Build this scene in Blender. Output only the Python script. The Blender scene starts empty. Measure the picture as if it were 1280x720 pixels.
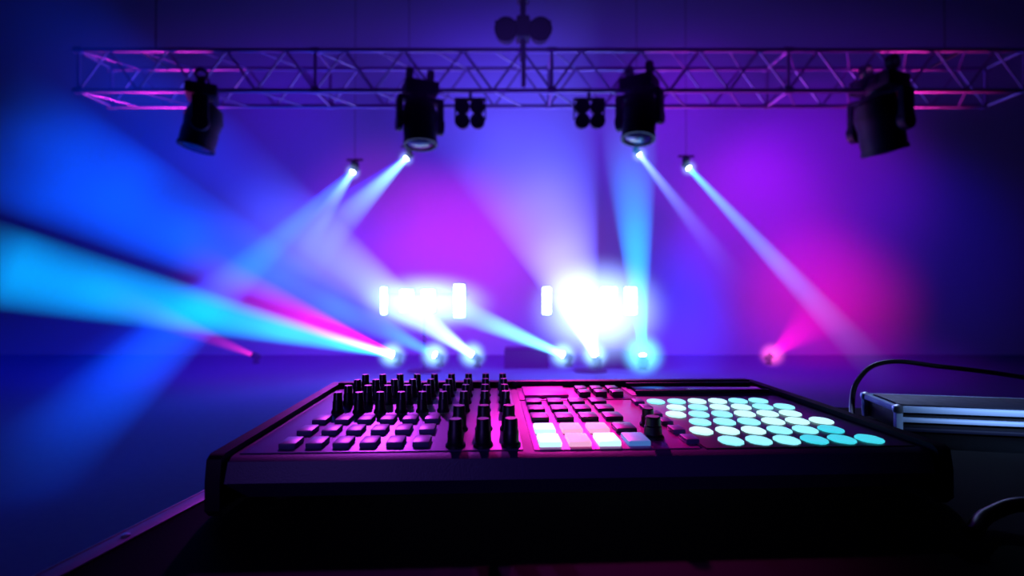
import bpy, bmesh, math, random
from mathutils import Vector, Matrix, Quaternion
random.seed(4)
sc = bpy.context.scene
COL = sc.collection
try:
    sc.view_settings.view_transform = 'Standard'
    sc.view_settings.look = 'None'
except Exception as e:
    print(e)

# ------------------------------------------------------------ materials
def mat(name, col, rough=0.5, metal=0.0, emit=None, es=0.0, bump=0.0, bscale=60, var=0.0, spec=0.5):
    m = bpy.data.materials.new(name); m.use_nodes = True
    nt = m.node_tree; b = nt.nodes['Principled BSDF']
    b.inputs['Base Color'].default_value = (*col, 1)
    b.inputs['Roughness'].default_value = rough
    b.inputs['Metallic'].default_value = metal
    b.inputs['Specular IOR Level'].default_value = spec
    if emit:
        b.inputs['Emission Color'].default_value = (*emit, 1)
        b.inputs['Emission Strength'].default_value = es
    if bump or var:
        n = nt.nodes.new('ShaderNodeTexNoise'); n.inputs['Scale'].default_value = bscale
        n.inputs['Detail'].default_value = 4
        tc = nt.nodes.new('ShaderNodeTexCoord'); nt.links.new(tc.outputs['Object'], n.inputs['Vector'])
        if bump:
            bp = nt.nodes.new('ShaderNodeBump'); bp.inputs['Strength'].default_value = bump
            bp.inputs['Distance'].default_value = 0.002
            nt.links.new(n.outputs['Fac'], bp.inputs['Height']); nt.links.new(bp.outputs['Normal'], b.inputs['Normal'])
        if var:
            r = nt.nodes.new('ShaderNodeMapRange')
            r.inputs['To Min'].default_value = rough*(1-var); r.inputs['To Max'].default_value = min(1, rough*(1+var))
            nt.links.new(n.outputs['Fac'], r.inputs['Value']); nt.links.new(r.outputs['Result'], b.inputs['Roughness'])
    return m

M_black = mat('black_painted_metal', (0.010,0.010,0.014), 0.5, 0.0, var=0.25, spec=.3)
M_headbody = mat('fixture_housing', (0.012,0.012,0.03), 0.5, 0.1, var=0.25, spec=.2)
M_plate = mat('console_panel_metal', (0.11,0.07,0.19), 0.36, 0.4, bump=0.1, bscale=400, var=0.2)
M_body = mat('console_body_plastic', (0.035,0.025,0.09), 0.45, 0.0, bump=0.15, bscale=500)
M_magtint = mat('console_panel_light_tint', (0.70,0.03,0.40), 0.33, 0.4, var=0.2)  # magenta stage light painted into the panel's base colour
M_rubber = mat('knob_rubber', (0.005,0.005,0.010), 0.42, bump=0.1, bscale=300)
M_key = mat('key_plastic', (0.10,0.09,0.22), 0.38, var=0.2)
M_keydark = mat('key_plastic_dark', (0.02,0.016,0.03), 0.33)
M_glass = mat('display_glass', (0.004,0.004,0.008), 0.08)
M_alu = mat('aluminium', (0.75,0.78,0.85), 0.35, 0.85, var=0.3, bscale=30)
M_caserim = mat('case_rim_anodised', (0.6,0.75,0.95), 0.6, 0.2, var=0.2, bscale=30)
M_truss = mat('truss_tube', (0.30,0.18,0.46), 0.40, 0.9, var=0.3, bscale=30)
M_alubr = mat('brushed_aluminium_trim', (0.5,0.5,0.55), 0.5, 0.7, var=0.3, bscale=80)
M_table = mat('table_black_laminate', (0.003,0.003,0.004), 0.8, bump=0.2, bscale=300, spec=0.04)
M_floor = mat('stage_floor_vinyl', (0.09,0.08,0.26), 0.75, bump=0.2, bscale=20, var=0.3, spec=.1)
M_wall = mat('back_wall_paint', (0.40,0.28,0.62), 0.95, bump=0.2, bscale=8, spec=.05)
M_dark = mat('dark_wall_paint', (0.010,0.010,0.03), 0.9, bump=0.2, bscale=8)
M_padc = mat('pad_cyan_lit', (0.1,0.3,0.3), 0.4, emit=(0.28,0.86,1.0), es=1.1)
M_padg = mat('pad_teal_lit', (0.1,0.3,0.3), 0.4, emit=(0.05,0.70,0.85), es=0.95)
M_padw = mat('pad_white_lit', (0.3,0.4,0.4), 0.4, emit=(0.55,0.98,1.0), es=1.1)
M_padp = mat('pad_pink_lit', (0.4,0.2,0.3), 0.4, emit=(0.95,0.42,0.72), es=0.9)
M_padb = mat('pad_blue_lit', (0.1,0.2,0.4), 0.4, emit=(0.10,0.30,0.85), es=0.45)
M_cable = mat('cable_rubber', (0.01,0.01,0.012), 0.4)
M_panelwhite = mat('strobe_face', (0.9,0.9,0.9), 0.4, emit=(0.7,0.92,1.0), es=8)

# ------------------------------------------------------------ mesh builder
class MB:
    def __init__(s): s.bm = bmesh.new(); s.mats = []
    def mi(s, m):
        if m not in s.mats: s.mats.append(m)
        return s.mats.index(m)
    def merge(s, t, m, M=None):
        if M is not None: bmesh.ops.transform(t, matrix=M, verts=t.verts)
        i = s.mi(m)
        for f in t.faces: f.material_index = i
        me = bpy.data.meshes.new('tmp'); t.to_mesh(me); t.free()
        s.bm.from_mesh(me); bpy.data.meshes.remove(me)
    def box(s, c, size, m, bevel=0.0, M=None, seg=2):
        t = bmesh.new(); bmesh.ops.create_cube(t, size=1)
        bmesh.ops.scale(t, vec=size, verts=t.verts)
        if bevel: bmesh.ops.bevel(t, geom=list(t.edges), offset=bevel, segments=seg, affect='EDGES', profile=0.6)
        bmesh.ops.translate(t, vec=c, verts=t.verts)
        s.merge(t, m, M)
    def lathe(s, prof, m, M=None, seg=24):
        t = bmesh.new(); rings = []
        for r, z in prof:
            if r < 1e-6: rings.append([t.verts.new((0,0,z))])
            else: rings.append([t.verts.new((r*math.cos(2*math.pi*k/seg), r*math.sin(2*math.pi*k/seg), z)) for k in range(seg)])
        for a, b in zip(rings, rings[1:]):
            for k in range(seg):
                k2 = (k+1) % seg
                if len(a) == 1 and len(b) == 1: continue
                if len(a) == 1: t.faces.new((a[0], b[k], b[k2]))
                elif len(b) == 1: t.faces.new((a[k], a[k2], b[0]))
                else: t.faces.new((a[k], a[k2], b[k2], b[k]))
        bmesh.ops.recalc_face_normals(t, faces=t.faces)
        s.merge(t, m, M)
    def rod(s, p0, p1, r, m, seg=10, r1=None):
        p0, p1 = Vector(p0), Vector(p1); d = p1-p0; r1 = r if r1 is None else r1
        M = Matrix.Translation(p0) @ d.to_track_quat('Z','Y').to_matrix().to_4x4()
        s.lathe([(0,0),(r,0),(r1,d.length),(0,d.length)], m, M, seg)
    def prism(s, pts, z0, z1, m, M=None, inset=0.0):
        t = bmesh.new()
        a = [t.verts.new((x,y,z0)) for x,y in pts]
        b = [t.verts.new((x,y,z1)) for x,y in pts]
        n = len(pts)
        for k in range(n): t.faces.new((a[k], a[(k+1)%n], b[(k+1)%n], b[k]))
        t.faces.new(b); t.faces.new(a[::-1])
        bmesh.ops.recalc_face_normals(t, faces=t.faces)
        if inset:
            top = [e for e in t.edges if all(abs(v.co.z-z1) < 1e-7 for v in e.verts)]
            bmesh.ops.bevel(t, geom=top, offset=inset, segments=2, affect='EDGES')
        s.merge(t, m, M)
    def obj(s, name, parent=None, M=None):
        me = bpy.data.meshes.new(name); s.bm.to_mesh(me); s.bm.free()
        for m in s.mats: me.materials.append(m)
        me.shade_smooth()
        me.set_sharp_from_angle(angle=math.radians(32))
        o = bpy.data.objects.new(name, me); COL.objects.link(o)
        if M is not None: o.matrix_world = M
        if parent:
            o.parent = parent; o.matrix_parent_inverse = parent.matrix_world.inverted()
        return o

def empty(name, loc=(0,0,0), M=None):
    e = bpy.data.objects.new(name, None); COL.objects.link(e)
    e.matrix_world = M if M is not None else Matrix.Translation(Vector(loc))
    e.empty_display_size = 0.1
    return e

def child(o, p):
    o.parent = p; o.matrix_parent_inverse = p.matrix_world.inverted()

# ------------------------------------------------------------ emission volumes standing in for lit haze
def mathn(nt, op, a, b=None, clamp=False):
    n = nt.nodes.new('ShaderNodeMath'); n.operation = op; n.use_clamp = clamp
    for i, v in enumerate((a, b)):
        if v is None: continue
        if isinstance(v, (int, float)): n.inputs[i].default_value = v
        else: nt.links.new(v, n.inputs[i])
    return n.outputs[0]

def beam_mat(name, col, S, length, r0, r1, fade, noise, edge, off):
    m = bpy.data.materials.new(name); m.use_nodes = True
    nt = m.node_tree; nt.nodes.clear()
    out = nt.nodes.new('ShaderNodeOutputMaterial'); em = nt.nodes.new('ShaderNodeEmission')
    nt.links.new(em.outputs[0], out.inputs['Volume'])
    em.inputs['Color'].default_value = (*col, 1)
    tc = nt.nodes.new('ShaderNodeTexCoord'); sp = nt.nodes.new('ShaderNodeSeparateXYZ')
    nt.links.new(tc.outputs['Object'], sp.inputs[0])
    x, y, z = sp.outputs
    r = mathn(nt,'ADD', mathn(nt,'MULTIPLY', z, (r1-r0)/length), r0)
    rr = mathn(nt,'ADD', mathn(nt,'MULTIPLY', x, x), mathn(nt,'MULTIPLY', y, y))
    rho2 = mathn(nt,'DIVIDE', rr, mathn(nt,'MULTIPLY', r, r))
    prof = mathn(nt,'POWER', mathn(nt,'SUBTRACT', 1.0, rho2, True), edge)
    L = mathn(nt,'DIVIDE', S*(.5+off)*length, mathn(nt,'ADD', z, off*length))
    fd = mathn(nt,'POWER', mathn(nt,'DIVIDE', mathn(nt,'SUBTRACT', length, z), fade*length, True), 1.5)
    e = mathn(nt,'MULTIPLY', mathn(nt,'MULTIPLY', L, prof), fd)
    e = mathn(nt,'DIVIDE', e, mathn(nt,'MULTIPLY', r, 1.3))
    if noise:
        n = nt.nodes.new('ShaderNodeTexNoise'); n.inputs['Scale'].default_value = 1.3; n.inputs['Detail'].default_value = 0
        nt.links.new(tc.outputs['Object'], n.inputs['Vector'])
        mr = nt.nodes.new('ShaderNodeMapRange'); mr.inputs['From Min'].default_value = .3; mr.inputs['From Max'].default_value = .7
        mr.inputs['To Min'].default_value = 1-noise; mr.inputs['To Max'].default_value = 1+noise
        nt.links.new(n.outputs['Fac'], mr.inputs['Value'])
        e = mathn(nt,'MULTIPLY', e, mr.outputs[0])
    nt.links.new(e, em.inputs['Strength'])
    m.cycles.volume_step_rate = 0.32
    return m

def beam(parent, a, b, r1, col, S, r0=0.05, fade=0.5, noise=0.0, edge=.8, off=.05):  # self-glowing cone in place of light scattered by haze
    a, b = Vector(a), Vector(b); d = b-a; L = d.length
    mb = MB()
    mb.lathe([(0,0),(r0,0),(r1,L),(0,L)], beam_mat('emissive_beam_haze', col, S, L, r0, r1, fade, noise, edge, off), None, 32)
    M = Matrix.Translation(a) @ d.to_track_quat('Z','Y').to_matrix().to_4x4()
    return mb.obj('emissive_beam', parent, M)

def glow(parent, c, rad, col, S, name='emissive_haze', power=2.0):  # self-glowing ellipsoid, imitates lit haze and lens bloom
    rad = Vector(rad) if not isinstance(rad, (int,float)) else Vector((rad,)*3)
    m = bpy.data.materials.new('emissive_haze'); m.use_nodes = True
    nt = m.node_tree; nt.nodes.clear()
    out = nt.nodes.new('ShaderNodeOutputMaterial'); em = nt.nodes.new('ShaderNodeEmission')
    nt.links.new(em.outputs[0], out.inputs['Volume']); em.inputs['Color'].default_value = (*col,1)
    tc = nt.nodes.new('ShaderNodeTexCoord'); dt = nt.nodes.new('ShaderNodeVectorMath'); dt.operation = 'DOT_PRODUCT'
    nt.links.new(tc.outputs['Object'], dt.inputs[0]); nt.links.new(tc.outputs['Object'], dt.inputs[1])
    p = mathn(nt,'POWER', mathn(nt,'SUBTRACT', 1.0, dt.outputs['Value'], True), power)
    nt.links.new(mathn(nt,'MULTIPLY', p, S/rad.y), em.inputs['Strength'])
    m.cycles.volume_step_rate = 1.0
    t = bmesh.new(); bmesh.ops.create_icosphere(t, subdivisions=3, radius=1)
    mb = MB(); mb.merge(t, m)
    return mb.obj(name, parent, Matrix.Translation(Vector(c)) @ Matrix.Diagonal((*rad,1)))

# ------------------------------------------------------------ moving head fixture
def lens_mat(col, s):
    return mat('lens_lit', (0.1,0.1,0.1), 0.1, emit=col, es=s)
M_lensoff = mat('lens_glass', (0.02,0.02,0.08), 0.2, 0.1)

def moving_head(pivot, aim, s=1.0, hung=False, lens=None, drop=None):
    pivot = Vector(pivot); aim = Vector(aim).normalized()
    e = empty('moving_head_light', pivot)
    h = Vector((aim.x, aim.y, 0)); h = h.normalized() if h.length > .05 else Vector((0,-1,0))
    side = Vector((-h.y, h.x, 0))
    R = Matrix((side, h, Vector((0,0,1)))).transposed().to_4x4()
    if hung: R = R @ Matrix.Rotation(math.pi, 4, 'Y')
    F = Matrix.Translation(pivot) @ R @ Matrix.Scale(s,4)
    mb = MB()   # base
    mb.box((0,0,-.245),(.25,.21,.09), M_headbody, .015)
    mb.box((0,-.106,-.245),(.12,.004,.045), M_glass)
    mb.lathe([(0,-.2),(.075,-.2),(.07,-.18),(0,-.18)], M_black, None, 20)
    if hung:
        for sx in (-.08,.08):
            mb.box((sx,0,-.31),(.03,.05,.045), M_black, .006)
            mb.lathe([(.03,-.02),(.045,-.02),(.045,.02),(.03,.02),(.03,-.02)], M_black, Matrix.Translation((sx,0,-.36)) @ Matrix.Rotation(math.pi/2,4,'Y'), 14)
    mb.obj('base', e, F)
    mb = MB()   # yoke
    mb.box((0,0,-.165),(.34,.11,.035), M_headbody, .012)
    for sx in (-1,1):
        mb.box((sx*.155,0,-.07),(.04,.11,.2), M_headbody, .015)
        mb.lathe([(0,-.022),(.058,-.022),(.062,0),(.058,.022),(0,.022)], M_headbody, Matrix.Translation((sx*.155,0,0.02)) @ Matrix.Rotation(math.pi/2,4,'Y'), 20)
    mb.obj('yoke', e, F)
    mb = MB()   # head
    H = Matrix.Translation(pivot) @ aim.to_track_quat('Z','Y').to_matrix().to_4x4() @ Matrix.Scale(s,4)
    prof = [(0,-.17),(.07,-.168),(.105,-.14),(.122,-.09),(.128,-.03),(.12,.03),(.125,.06),(.122,.15),(.128,.155),(.128,.18),(.108,.18),(.104,.165),(0,.165)]
    mb.lathe(prof, M_headbody, None, 28)
    for k in range(5):
        mb.lathe([(.118-.004*k,-.055-.02*k),(.133-.005*k,-.055-.02*k),(.133-.005*k,-.047-.02*k),(.118-.004*k,-.047-.02*k)], M_black, None, 28)
    mb.obj('head', e, H)
    mb = MB()
    mb.lathe([(.104,.166),(.09,.176),(.05,.186),(0,.19)], lens or M_lensoff, None, 24)
    mb.obj('lens', e, H)
    if drop:
        mb = MB(); top = pivot + Vector((0,0,.36*s))
        mb.rod((top.x-.14,top.y,top.z),(top.x+.14,top.y,top.z), .02, M_black)
        mb.rod(top, (top.x, top.y, drop), .005, M_black)
        mb.obj('drop_wire', e)
    return e, pivot + aim*.19*s

# ------------------------------------------------------------ room shell
def slab(name, c, size, m):
    mb = MB(); mb.box((0,0,0), size, m); return mb.obj(name, None, Matrix.Translation(Vector(c)))
slab('floor', (0,4,-.05), (24,14.4,.1), M_floor)
slab('ceiling', (0,4,8.25), (24,14.4,.1), M_dark)
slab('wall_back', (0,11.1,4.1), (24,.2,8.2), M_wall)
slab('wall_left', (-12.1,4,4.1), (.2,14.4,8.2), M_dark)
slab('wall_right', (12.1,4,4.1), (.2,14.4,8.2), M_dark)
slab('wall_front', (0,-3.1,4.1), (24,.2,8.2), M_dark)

# ------------------------------------------------------------ lights
def spot(name, loc, tgt, col, power, ang, blend=1.0, rad=.08, parent=None):
    l = bpy.data.lights.new(name, 'SPOT'); l.color = col; l.energy = power
    l.spot_size = math.radians(ang); l.spot_blend = blend; l.shadow_soft_size = rad
    o = bpy.data.objects.new(name, l); COL.objects.link(o)
    d = Vector(tgt)-Vector(loc)
    o.matrix_world = Matrix.Translation(Vector(loc)) @ d.to_track_quat('-Z','Y').to_matrix().to_4x4()
    if parent: child(o, parent)
    return o
wl = empty('added_wash_rig', (0,6.3,4.6))  # unseen lamps added to colour the back wall and floor
wash = [  # x on wall, z on wall, colour, power, cone
 (-.3,4.8,(.10,.0,1),480,74), (3.6,4.4,(.36,.0,1),600,62), (6.5,3.8,(.38,.0,1),680,58),
 (5.2,2.9,(.80,.0,.85),480,50), (6.6,1.3,(1,.0,.50),520,36), (-1.3,2.2,(1,.0,.70),650,46),
 (-5.0,4.4,(.14,.0,1),340,60), (-9.0,3.2,(.0,.01,1),260,62), (9.0,2.4,(.01,.0,1),240,50),
 (3.7,1.3,(.0,.01,1),480,38), (-3.8,1.7,(.45,.0,1),340,42), (-2.9,3.0,(.80,.0,.9),360,44),
]
for x,z,c,p,a in wash:
    spot('added_wash_light', (x*.8,6.5,4.75), (x,11,z), c, p, a, rad=.5, parent=wl)
for x,y,c,p in [(-.5,10,(.18,.0,1),520),(4.5,10,(.40,.0,.9),480),(-6,10,(.02,.0,1),380)]:
    spot('added_wash_light', (x*.8,6.5,4.75), (x,y,0), c, p, 74, rad=.2, parent=wl)

# ------------------------------------------------------------ front truss
TY, TZ0, TZ1 = 6.0, 3.60, 4.06
tr = empty('lighting_truss', (0.4,TY,3.8))
mb = MB()
xa, xb = -4.9, 5.8
ys = (TY-.24, TY+.24)
for y in ys:
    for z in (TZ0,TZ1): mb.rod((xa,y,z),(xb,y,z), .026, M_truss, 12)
n = 16; st = (xb-xa)/n
for k in range(n+1):
    x = xa + k*st
    if k % 4 == 0:
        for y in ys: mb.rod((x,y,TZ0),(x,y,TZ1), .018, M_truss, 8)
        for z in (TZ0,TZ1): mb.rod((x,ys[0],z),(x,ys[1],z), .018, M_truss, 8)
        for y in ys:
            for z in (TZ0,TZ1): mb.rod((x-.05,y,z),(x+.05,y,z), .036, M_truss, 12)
    if k < n:
        xm = x+st/2
        for y in ys:
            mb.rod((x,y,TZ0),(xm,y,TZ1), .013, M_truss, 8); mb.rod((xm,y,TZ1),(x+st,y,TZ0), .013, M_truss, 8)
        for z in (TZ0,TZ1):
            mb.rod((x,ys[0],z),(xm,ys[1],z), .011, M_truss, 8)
mb.obj('truss_frame', tr)
mb = MB()
for x in (-4.2, 5.1):
    mb.rod((x,TY,TZ1),(x,TY,8.2), .006, M_black)
    mb.rod((x,ys[0],TZ1),(x,ys[1],TZ1), .02, M_black)
mb.obj('hoist_chains', tr)
mb = MB()
mb.rod((.13,TY,4.04),(.13,TY,8.2), .035, M_headbody)
mb.box((.13,TY,4.42),(.16,.2,.26), M_headbody, .03)
mb.rod((-.2,TY,4.5),(.46,TY,4.5), .03, M_headbody)
for sx in (-.07,.33):
    mb.lathe([(0,-.13),(.08,-.13),(.12,-.08),(.12,.1),(.135,.12),(.1,.12),(.09,.09),(0,.09)], M_headbody, Matrix.Translation((sx,TY-.02,4.38)) @ Matrix.Rotation(math.radians(100),4,'X'), 20)
mb.box((.13,TY,4.85),(.14,.14,.2), M_headbody, .02)
mb.box((.13,ys[0]-.03,3.84),(.05,.03,.42), M_alu, .006)
mb.obj('chain_hoist', tr)

for x, z, s, aim in [(-1.04,3.24,1.5,(.05,-.12,-1)), (1.44,3.3,1.5,(-.1,-.15,-1)), (-3.5,3.2,1.5,(-.2,-.1,-1)), (4.15,3.22,1.8,(.25,.1,-.9))]:
    moving_head((x,TY-.24,z), aim, s, hung=True)
for x, z in [(-.47,3.36),(.87,3.36)]:
    e = empty('par_can_light', (x,TY-.24,z))
    mb = MB()
    mb.rod((x,TY-.24,z+.12),(x,TY-.24,TZ0-.03), .018, M_black)
    mb.box((x,TY-.24,z+.14),(.34,.05,.03), M_headbody, .008)
    for sx in (-.17,.17): mb.box((x+sx,TY-.24,z+.03),(.014,.05,.24), M_headbody, .004)
    for sx in (-.085,.085):
        for dz in (.04,-.12):
            mb.lathe([(0,-.1),(.045,-.1),(.075,-.05),(.078,.06),(.084,.06),(.084,.075),(.07,.07),(.065,.05),(0,.045)], M_headbody,
                 Matrix.Translation((x+sx,TY-.26,z+dz)) @ Matrix.Rotation(math.radians(98),4,'X'), 20)
    mb.obj('cans', e)

def rig(lenspos, end, r1, col, S, s=.7, hung=False, drop=None, lc=None, halo=None, **k):
    lp = Vector(lenspos); d = (Vector(end)-lp).normalized()
    e, tip = moving_head(lp-d*.19*s, d, s, hung, lens_mat(lc or (.8,.95,1), 12), drop)
    beam(e, tip, end, r1, col, S, r0=.1*s, **k)
    if halo: glow(e, tip, halo[0], halo[1], halo[2], power=3)  # small emission glow imitates bloom at the lens
    return e, tip, d
T = 8.2
hb = (.28,(.25,.6,1),3.0)
hs = (.18,(.3,.5,1),1.4)
r1_,tp1,_ = rig((-2.81,9,3.45), (-3.5,7.7,1.5), .32, (.16,.44,1), .48, s=.45, hung=True, drop=T, fade=.9, halo=hs, edge=.6)
beam(r1_, tp1, (-3.05,2.9,.02), .34, (.0,.08,1), .75, r0=.06, fade=.2, off=.9)
r2_,tp2,_ = rig((-1.87,9,3.69), (-3.6,7.6,1.3), .46, (.16,.52,1), .6, s=.45, hung=True, drop=T, fade=.8, halo=hs, edge=.6)
beam(r2_, tp2, (-4.3,4.2,.02), .38, (.0,.04,1), .5, r0=.06, fade=.3, off=.9)
rig((2.25,9,3.76), (3.75,8.2,1.35), .24, (.14,.28,1), .52, s=.45, hung=True, drop=T, fade=.8, halo=hs, edge=.6)
rig((3.12,9,3.52), (5.0,6.6,.02), .26, (.02,.26,1), .60, s=.45, hung=True, drop=T, fade=.5, halo=hs, edge=.6)

zf = .36
e1,t1,_ = rig((-1.875,8,zf), (-5.5,5,1.68), .50, (.0,.36,1), 1.4, s=.5, lc=(.8,.95,1), fade=.1, noise=.15, edge=.75, off=.12, halo=hb)
beam(e1, t1, (-4.9,7.3,1.78), .50, (1,.0,.32), .9, r0=.05, fade=.7)
rig((-1.21,8,zf), (-5.4,5,3.05), .82, (.0,.08,1), 1.3, s=.5, fade=.15, noise=.3, off=.12, halo=hb, edge=.65)
e3,t3,_ = rig((-.625,8,zf), (-4.1,7.2,2.95), .80, (.12,.22,1), 1.7, s=.5, fade=.6, noise=.2, halo=hb, edge=.65)
beam(e3, t3, (-5.6,5.0,4.6), .95, (.0,.04,1), .36, r0=.07, fade=.3, noise=.2, off=.2)
rig((.79,8,zf), (-1.75,7.4,1.5), .32, (.12,.6,1), 1.0, s=.5, fade=.6, halo=hb, edge=.6)
rig((1.29,8,zf), (-.50,6.6,5.1), 1.75, (.13,.15,1), 2.2, s=.5, fade=.8, noise=.12, off=.03, edge=.6, halo=hb)
rig((2.04,8,zf), (1.6,7.2,4.3), .52, (.0,.30,1), 1.3, s=.5, fade=.5, noise=.1, halo=(.42,(.1,.65,1),3.4), edge=.6)
rig((-4.06,8,zf), (-6.3,7.6,1.4), .35, (1,.02,.35), .12, s=.38, lc=(1,.2,.5), fade=.9)
rig((4.06,8,zf), (5.7,7.8,1.8), .95, (1,.0,.40), .34, s=.38, lc=(1,.3,.8), fade=1.0, halo=(.25,(1,.1,.5),1.8))

def strobe_cluster(x, w, panels):
    e = empty('strobe_light_stand', (x,8.6,0))
    mb = MB()
    mb.lathe([(0,0),(.28,0),(.28,.02),(.05,.035),(0,.035)], M_black, Matrix.Translation((x,8.65,0)), 24)
    mb.rod((x,8.65,.03),(x,8.65,1.4), .014, M_black)
    mb.rod((x-w/2,8.65,1.3),(x+w/2,8.65,1.3), .012, M_black)
    mb.obj('stand', e)
    mb = MB()
    for px, pw, ph in panels:
        mb.box((x+px,8.6,1.19),(pw,.09,ph), M_black, .04)
        mb.box((x+px,8.552,1.19),(pw-.05,.03,ph-.06), M_panelwhite, .014)
    mb.obj('strobe_panels', e)
    return e
s1 = strobe_cluster(-1.48, 1.5, [(-.66,.14,.5),(-.28,.26,.42),(.08,.26,.42),(.6,.22,.6)])
s2 = strobe_cluster(1.32, 1.65, [(-.74,.18,.5),(-.1,.34,.5),(.3,.3,.5),(.66,.24,.5)])
glow(s1, (-1.38,8.35,1.16), (1.3,.7,.60), (.25,.55,1), 3.4, power=2.8)  # emission glow imitates bloom around the strobe panels
glow(s2, (1.40,8.35,1.04), (1.35,.7,1.05), (.32,.5,1), 4.2, power=2.8)

hz = empty('stage_haze_glow', (0,8,2))  # emission put in to tint the background, soften truss and floor line
glow(hz, (-.4,8.6,2.0), (2.8,1.4,1.8), (.85,.0,1), .22, power=1.6)
glow(hz, (5.4,9,1.2), (2.1,1.2,1.6), (1,.0,.55), .26, power=2.0)
glow(hz, (2.95,8.4,1.0), (.85,.8,1.7), (.0,.03,1), .42, power=1.5)
glow(hz, (-3.0,8.4,1.8), (2.6,1.4,1.6), (.12,.02,1), .34, power=1.5)
glow(hz, (-5.0,6.8,.3), (5.5,3.0,1.2), (.0,.01,1), .12, power=1.2)
glow(hz, (.5,7.6,.3), (6.5,2.8,1.1), (.18,.0,.9), .30, power=1.2)
glow(hz, (.4,6.1,3.95), (6.6,.8,1.1), (.16,.0,.9), .07, power=1.2)

for x,w,h in [(.25,.75,.34),(1.75,.6,.3)]:
    e = empty('stage_flight_case', (x,9.2,0))
    mb = MB(); mb.box((x,9.2,h/2),(w,.5,h), M_black, .01)
    for sx in (-1,1):
        mb.box((x+sx*w/2,8.95,h/2),(.02,.02,h), M_headbody, .004)
    for z in (.0125,h-.0125): mb.box((x,8.95,z),(w,.02,.02), M_headbody, .004)
    mb.obj('case_body', e)

# ------------------------------------------------------------ table
th = math.radians(9)
TM = Matrix.Translation((-.421,.691,0)) @ Matrix.Rotation(-th,4,'Z')
tb = empty('equipment_table', M=TM)
mb = MB()
mb.box((1.0,.085,1.005),(2.0,1.27,.05), M_table, .003)
mb.box((1.0,.085,.90),(1.9,1.17,.16), M_table, .003)
mb.obj('table_top', tb, TM)
mb = MB()
for z,xx,sx,sz in ((1.0305,.011,.022,.003),(1.01,-.0015,.003,.045)):
    mb.box((xx,.085,z),(sx,1.27,sz), M_alubr, .0008)
for k in range(7): mb.lathe([(0,.004),(.004,.003),(.005,0)], M_alu, Matrix.Translation((.012,-.5+k*.19,1.031)), 10)
mb.obj('edge_trim', tb, TM)
mb = MB()
for x in (.1,1.9):
    for y in (-.45,.62): mb.box((x,y,.41),(.05,.05,.82), M_table, .004)
mb.obj('legs', tb, TM)

# ------------------------------------------------------------ lighting console
yaw = math.radians(2.5)
CM = Matrix.Translation((-.348,.624,1.032)) @ Matrix.Rotation(yaw,4,'Z')
con = empty('lighting_console', M=CM)
W, D, H = .89, .48, .068
YZX = Matrix(((0,0,1,0),(1,0,0,0),(0,1,0,0),(0,0,0,1)))
mb = MB()
mb.prism([(-.006,.040),(.001,.064),(.010,H),(D,H),(D,.01),(.03,.01)], 0, W, M_body, YZX)
ck = [(-.012,.045),(-.008,.070),(0,.075),(D+.012,.077),(D+.018,.070),(D+.018,.004),(D,.0),(-.002,.0),(-.012,.010)]
mb.prism(ck, -.018, -.0005, M_black, YZX)
mb.prism(ck, W+.0005, W+.018, M_black, YZX)
mb.box((W/2,D-.008,H+.006),(W,.022,.014), M_black, .003)
for x in (.05,W-.05):
    for y in (.06,D-.05): mb.lathe([(0,0),(.014,0),(.016,.011),(0,.011)], M_rubber, Matrix.Translation((x,y,0)), 14)
mb.obj('body', con, CM)

mb = MB()
t = .0016
mb.box((.186,.235,H+t/2),(.355,.435,t), M_plate, .0005)
mb.box((.485,.165,H+t/2),(.215,.30,t), M_magtint, .0005)
mb.box((.74,.178,H+t/2),(.28,.33,t), M_keydark, .0005)
mb.box((.485,.39,H+t/2),(.215,.13,t), M_magtint, .0005)
mb.box((.74,.403,H+t/2),(.28,.09,t), M_body, .0005)
mb.obj('panel_plates', con, CM)
Z = H+t
mb = MB()
mb.box((.745,.405,Z+.003),(.26,.072,.006), M_glass, .001)
mb.box((.745,.442,Z+.005),(.27,.006,.010), M_black, .001); mb.box((.745,.368,Z+.004),(.27,.005,.008), M_black, .001)
mb.box((.43,.385,Z+.003),(.085,.09,.006), M_magtint, .001)
mb.obj('displays', con, CM)
kprof = lambda h, r: [(r*1.25,0),(r*1.25,.003),(r*1.02,.006),(r*.98,h*.55),(r*.88,h*.6),(r*.84,h*.95),(r*.74,h),(0,h)]
mb = MB()
for i in range(9):
    for j in range(4):
        u = .066+.0352*i; v = .235+.064*j
        mb.lathe(kprof(.034,.0085), M_rubber, Matrix.Translation((u,v,Z)), 18)
        mb.box((u,v-.0073,Z+.028),(.0015,.0012,.012), M_alubr)
for u in (.276,.312,.3485):
    for v in (.035,.115):
        mb.lathe(kprof(.036,.0105), M_rubber, Matrix.Translation((u,v,Z)), 20)
mb.lathe(kprof(.03,.012), M_rubber, Matrix.Translation((.546,.062,Z)), 22)
mb.lathe(kprof(.026,.010), M_rubber, Matrix.Translation((.560,.13,Z)), 22)
mb.obj('rotary_knobs', con, CM)
mb = MB()
for i in range(6):
    for j in range(3):
        mb.box((.060+.0342*i,.050+.062*j,Z+.003),(.022,.034,.008), M_key, .0025)
for i in range(4):
    for j in range(3):
        mb.box((.400+.039*i,.178+.058*j,Z+.003),(.028,.036,.007), M_keydark, .002)
for j in range(6):
    mb.box((.590,.045+.048*j,Z+.003),(.018,.028,.007), M_key, .002)
for i in range(3):
    mb.box((.515+.032*i-.01,.40,Z+.004),(.022,.03,.012), M_keydark, .002)
    mb.box((.515+.032*i-.01,.36,Z+.004),(.022,.03,.012), M_keydark, .002)
mb.obj('keys', con, CM)
mb = MB()
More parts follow.
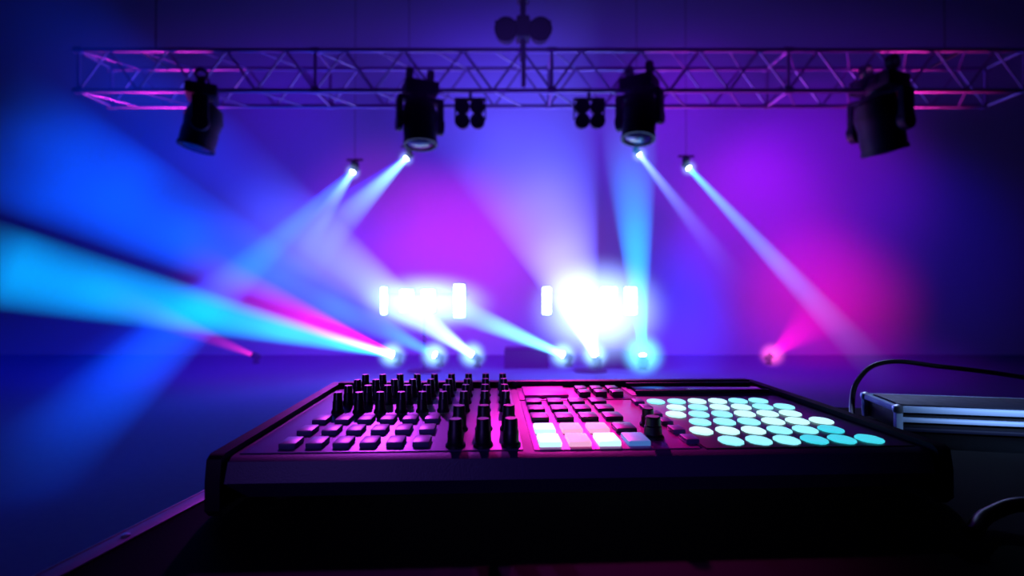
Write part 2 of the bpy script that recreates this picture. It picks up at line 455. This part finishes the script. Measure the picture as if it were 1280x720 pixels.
for i,(a,b) in enumerate([(M_padw,M_padw),(M_padp,M_padp),(M_padw,M_padp),(M_padb,M_keydark)]):
    mb.box((.400+.039*i,.047,Z+.003),(.030,.044,.008), a, .003)
    mb.box((.400+.039*i,.107,Z+.003),(.030,.038,.008), b, .003)
mb.obj('square_pads', con, CM)
mb = MB()
for j in range(6):
    for i in range(6):
        u = .645+.0385*i - (.0193 if j%2 else 0); v = .040+.0505*j
        pts = []
        for k in range(6):
            a = 2*math.pi*(k+.5)/6
            for da in (-.18,.18):
                pts.append((u+.0158*math.cos(a+da), v+.0196*math.sin(a+da)))
        q = random.random()
        m = M_padg if (j == 0 and i == 3) or (i == 5 and j < 2) or q < .08 else (M_padw if q > .6 else M_padc)
        mb.prism(pts, Z, Z+.003, m, None, .0008)
mb.obj('honeycomb_pads', con, CM)

# ------------------------------------------------------------ small flight case + cables on table
FM = Matrix.Translation((.752,1.0,1.0325)) @ Matrix.Rotation(math.radians(-11),4,'Z')
fc = empty('flight_case', M=FM)
w,dp,h = .56,.13,.050
mb = MB()
mb.box((w/2,dp/2,h/2),(w-.006,dp-.006,h-.004), M_black, .002)
for z,tk in ((h-.006,.012),(h*.48,.009)):
    mb.box((w/2,0,z),(w,.010,tk), M_caserim, .003)
mb.box((w/2,0,.006),(w,.010,.008), M_headbody, .003)
mb.box((w/2,dp,h-.006),(w,.010,.012), M_caserim, .003)
for x in (0,w):
    mb.box((x,dp/2,h-.006),(.012,dp,.012), M_caserim, .003)
    for y in (0,dp): mb.box((x,y,h/2),(.013,.013,h), M_caserim, .004)
    for y in (0,dp): mb.lathe([(0,-.01),(.009,-.006),(.010,0),(.009,.006),(0,.01)], M_alu, Matrix.Translation((x,y,h-.006)), 14)
mb.box((w/2,dp/2,h),(w-.02,dp-.02,.003), M_headbody, .001)
mb.obj('case_body', fc, FM)

def cable(name, pts, r):
    c = bpy.data.curves.new(name,'CURVE'); c.dimensions='3D'; c.bevel_depth = r; c.bevel_resolution = 4; c.resolution_u = 16
    s = c.splines.new('BEZIER'); s.bezier_points.add(len(pts)-1)
    for b,p in zip(s.bezier_points, pts):
        b.co = p; b.handle_left_type = b.handle_right_type = 'AUTO'
    o = bpy.data.objects.new(name, c); COL.objects.link(o); c.materials.append(M_cable); return o
cable('power_cable', [(.66,.96,1.040),(.755,1.14,1.050),(.81,1.2,1.10),(.90,1.24,1.135),(1.02,1.22,1.128),(1.2,1.18,1.105),(1.5,1.05,1.04)], .0055)
cable('power_cable', [(.50,.56,1.039),(.56,.60,1.045),(.60,.60,1.055),(.66,.56,1.05),(.72,.48,1.039),(.70,.38,1.039)], .008)

# added spots without fixtures, to tint the console and flight case
spot('added_magenta_spot', (.35,5.7,3.7), (.17,.84,1.1), (1,.02,.55), 1200, 5.2, parent=tr)
spot('added_violet_spot', (-1.6,5.7,3.7), (-.14,.86,1.1), (.60,.05,.9), 850, 8, parent=tr)
spot('added_blue_spot', (3.4,5.7,3.7), (1.0,1.1,1.1), (.35,.5,1), 200, 7, parent=tr)
def fill_spot(src, tgt, col, p, ang):  # made-up spot behind the camera, added to brighten case and console fronts
    fo = empty('added_fill_spot', src)
    src = Vector(src); d = (Vector(tgt)-src).normalized()
    mb = MB()
    mb.lathe([(0,-.3),(.07,-.3),(.09,-.22),(.09,0),(.11,.02),(.11,.06),(.095,.06),(.085,.0),(0,-.02)], M_black, Matrix.Translation(src-d*.08) @ d.to_track_quat('Z','Y').to_matrix().to_4x4(), 20)
    mb.rod(src+Vector((0,0,.1)),(src.x,src.y,8.2), .02, M_black)
    mb.obj('added_housing', fo)
    spot('fill_lamp', src, tgt, col, p, ang, parent=fo)
fill_spot((2.2,-2.6,3.6), (.94,.97,1.06), (.3,.5,1), 1500, 4.6)
fill_spot((-1.2,-2.4,2.2), (-.02,.62,1.09), (.25,.12,1), 80, 16)
# added uplights without fixtures, to colour the truss tubes
spot('added_truss_uplight', (-1.5,8.0,.8), (-2.6,6,3.9), (1,.05,.7), 900, 50, parent=tr)
spot('added_truss_uplight', (1.8,8.0,.8), (3.0,6,3.9), (1,.05,.8), 900, 50, parent=tr)
spot('added_truss_uplight', (0,3.6,2.6), (0,6,3.9), (.16,.02,1), 25, 75, parent=tr)
spot('added_truss_uplight', (5.6,6.4,2.2), (4.8,6,3.9), (1,.05,.4), 160, 60, parent=tr)
spot('added_truss_uplight', (-5.0,6.6,2.2), (-4.1,6,3.9), (1,.05,.5), 160, 60, parent=tr)

w_ = bpy.data.worlds.new('world'); sc.world = w_; w_.use_nodes = True
w_.node_tree.nodes['Background'].inputs[0].default_value = (.002,.002,.03,1)
w_.node_tree.nodes['Background'].inputs[1].default_value = .3

cd = bpy.data.cameras.new('camera'); cam = bpy.data.objects.new('camera', cd); COL.objects.link(cam)
cam.location = (0,0,1.30); cam.rotation_euler = (math.radians(90+.7),0,0)
cd.lens = 18; cd.sensor_width = 36; cd.clip_start = .02; cd.clip_end = 60
cd.dof.use_dof = True; cd.dof.focus_distance = .82; cd.dof.aperture_fstop = 2.6
sc.camera = cam
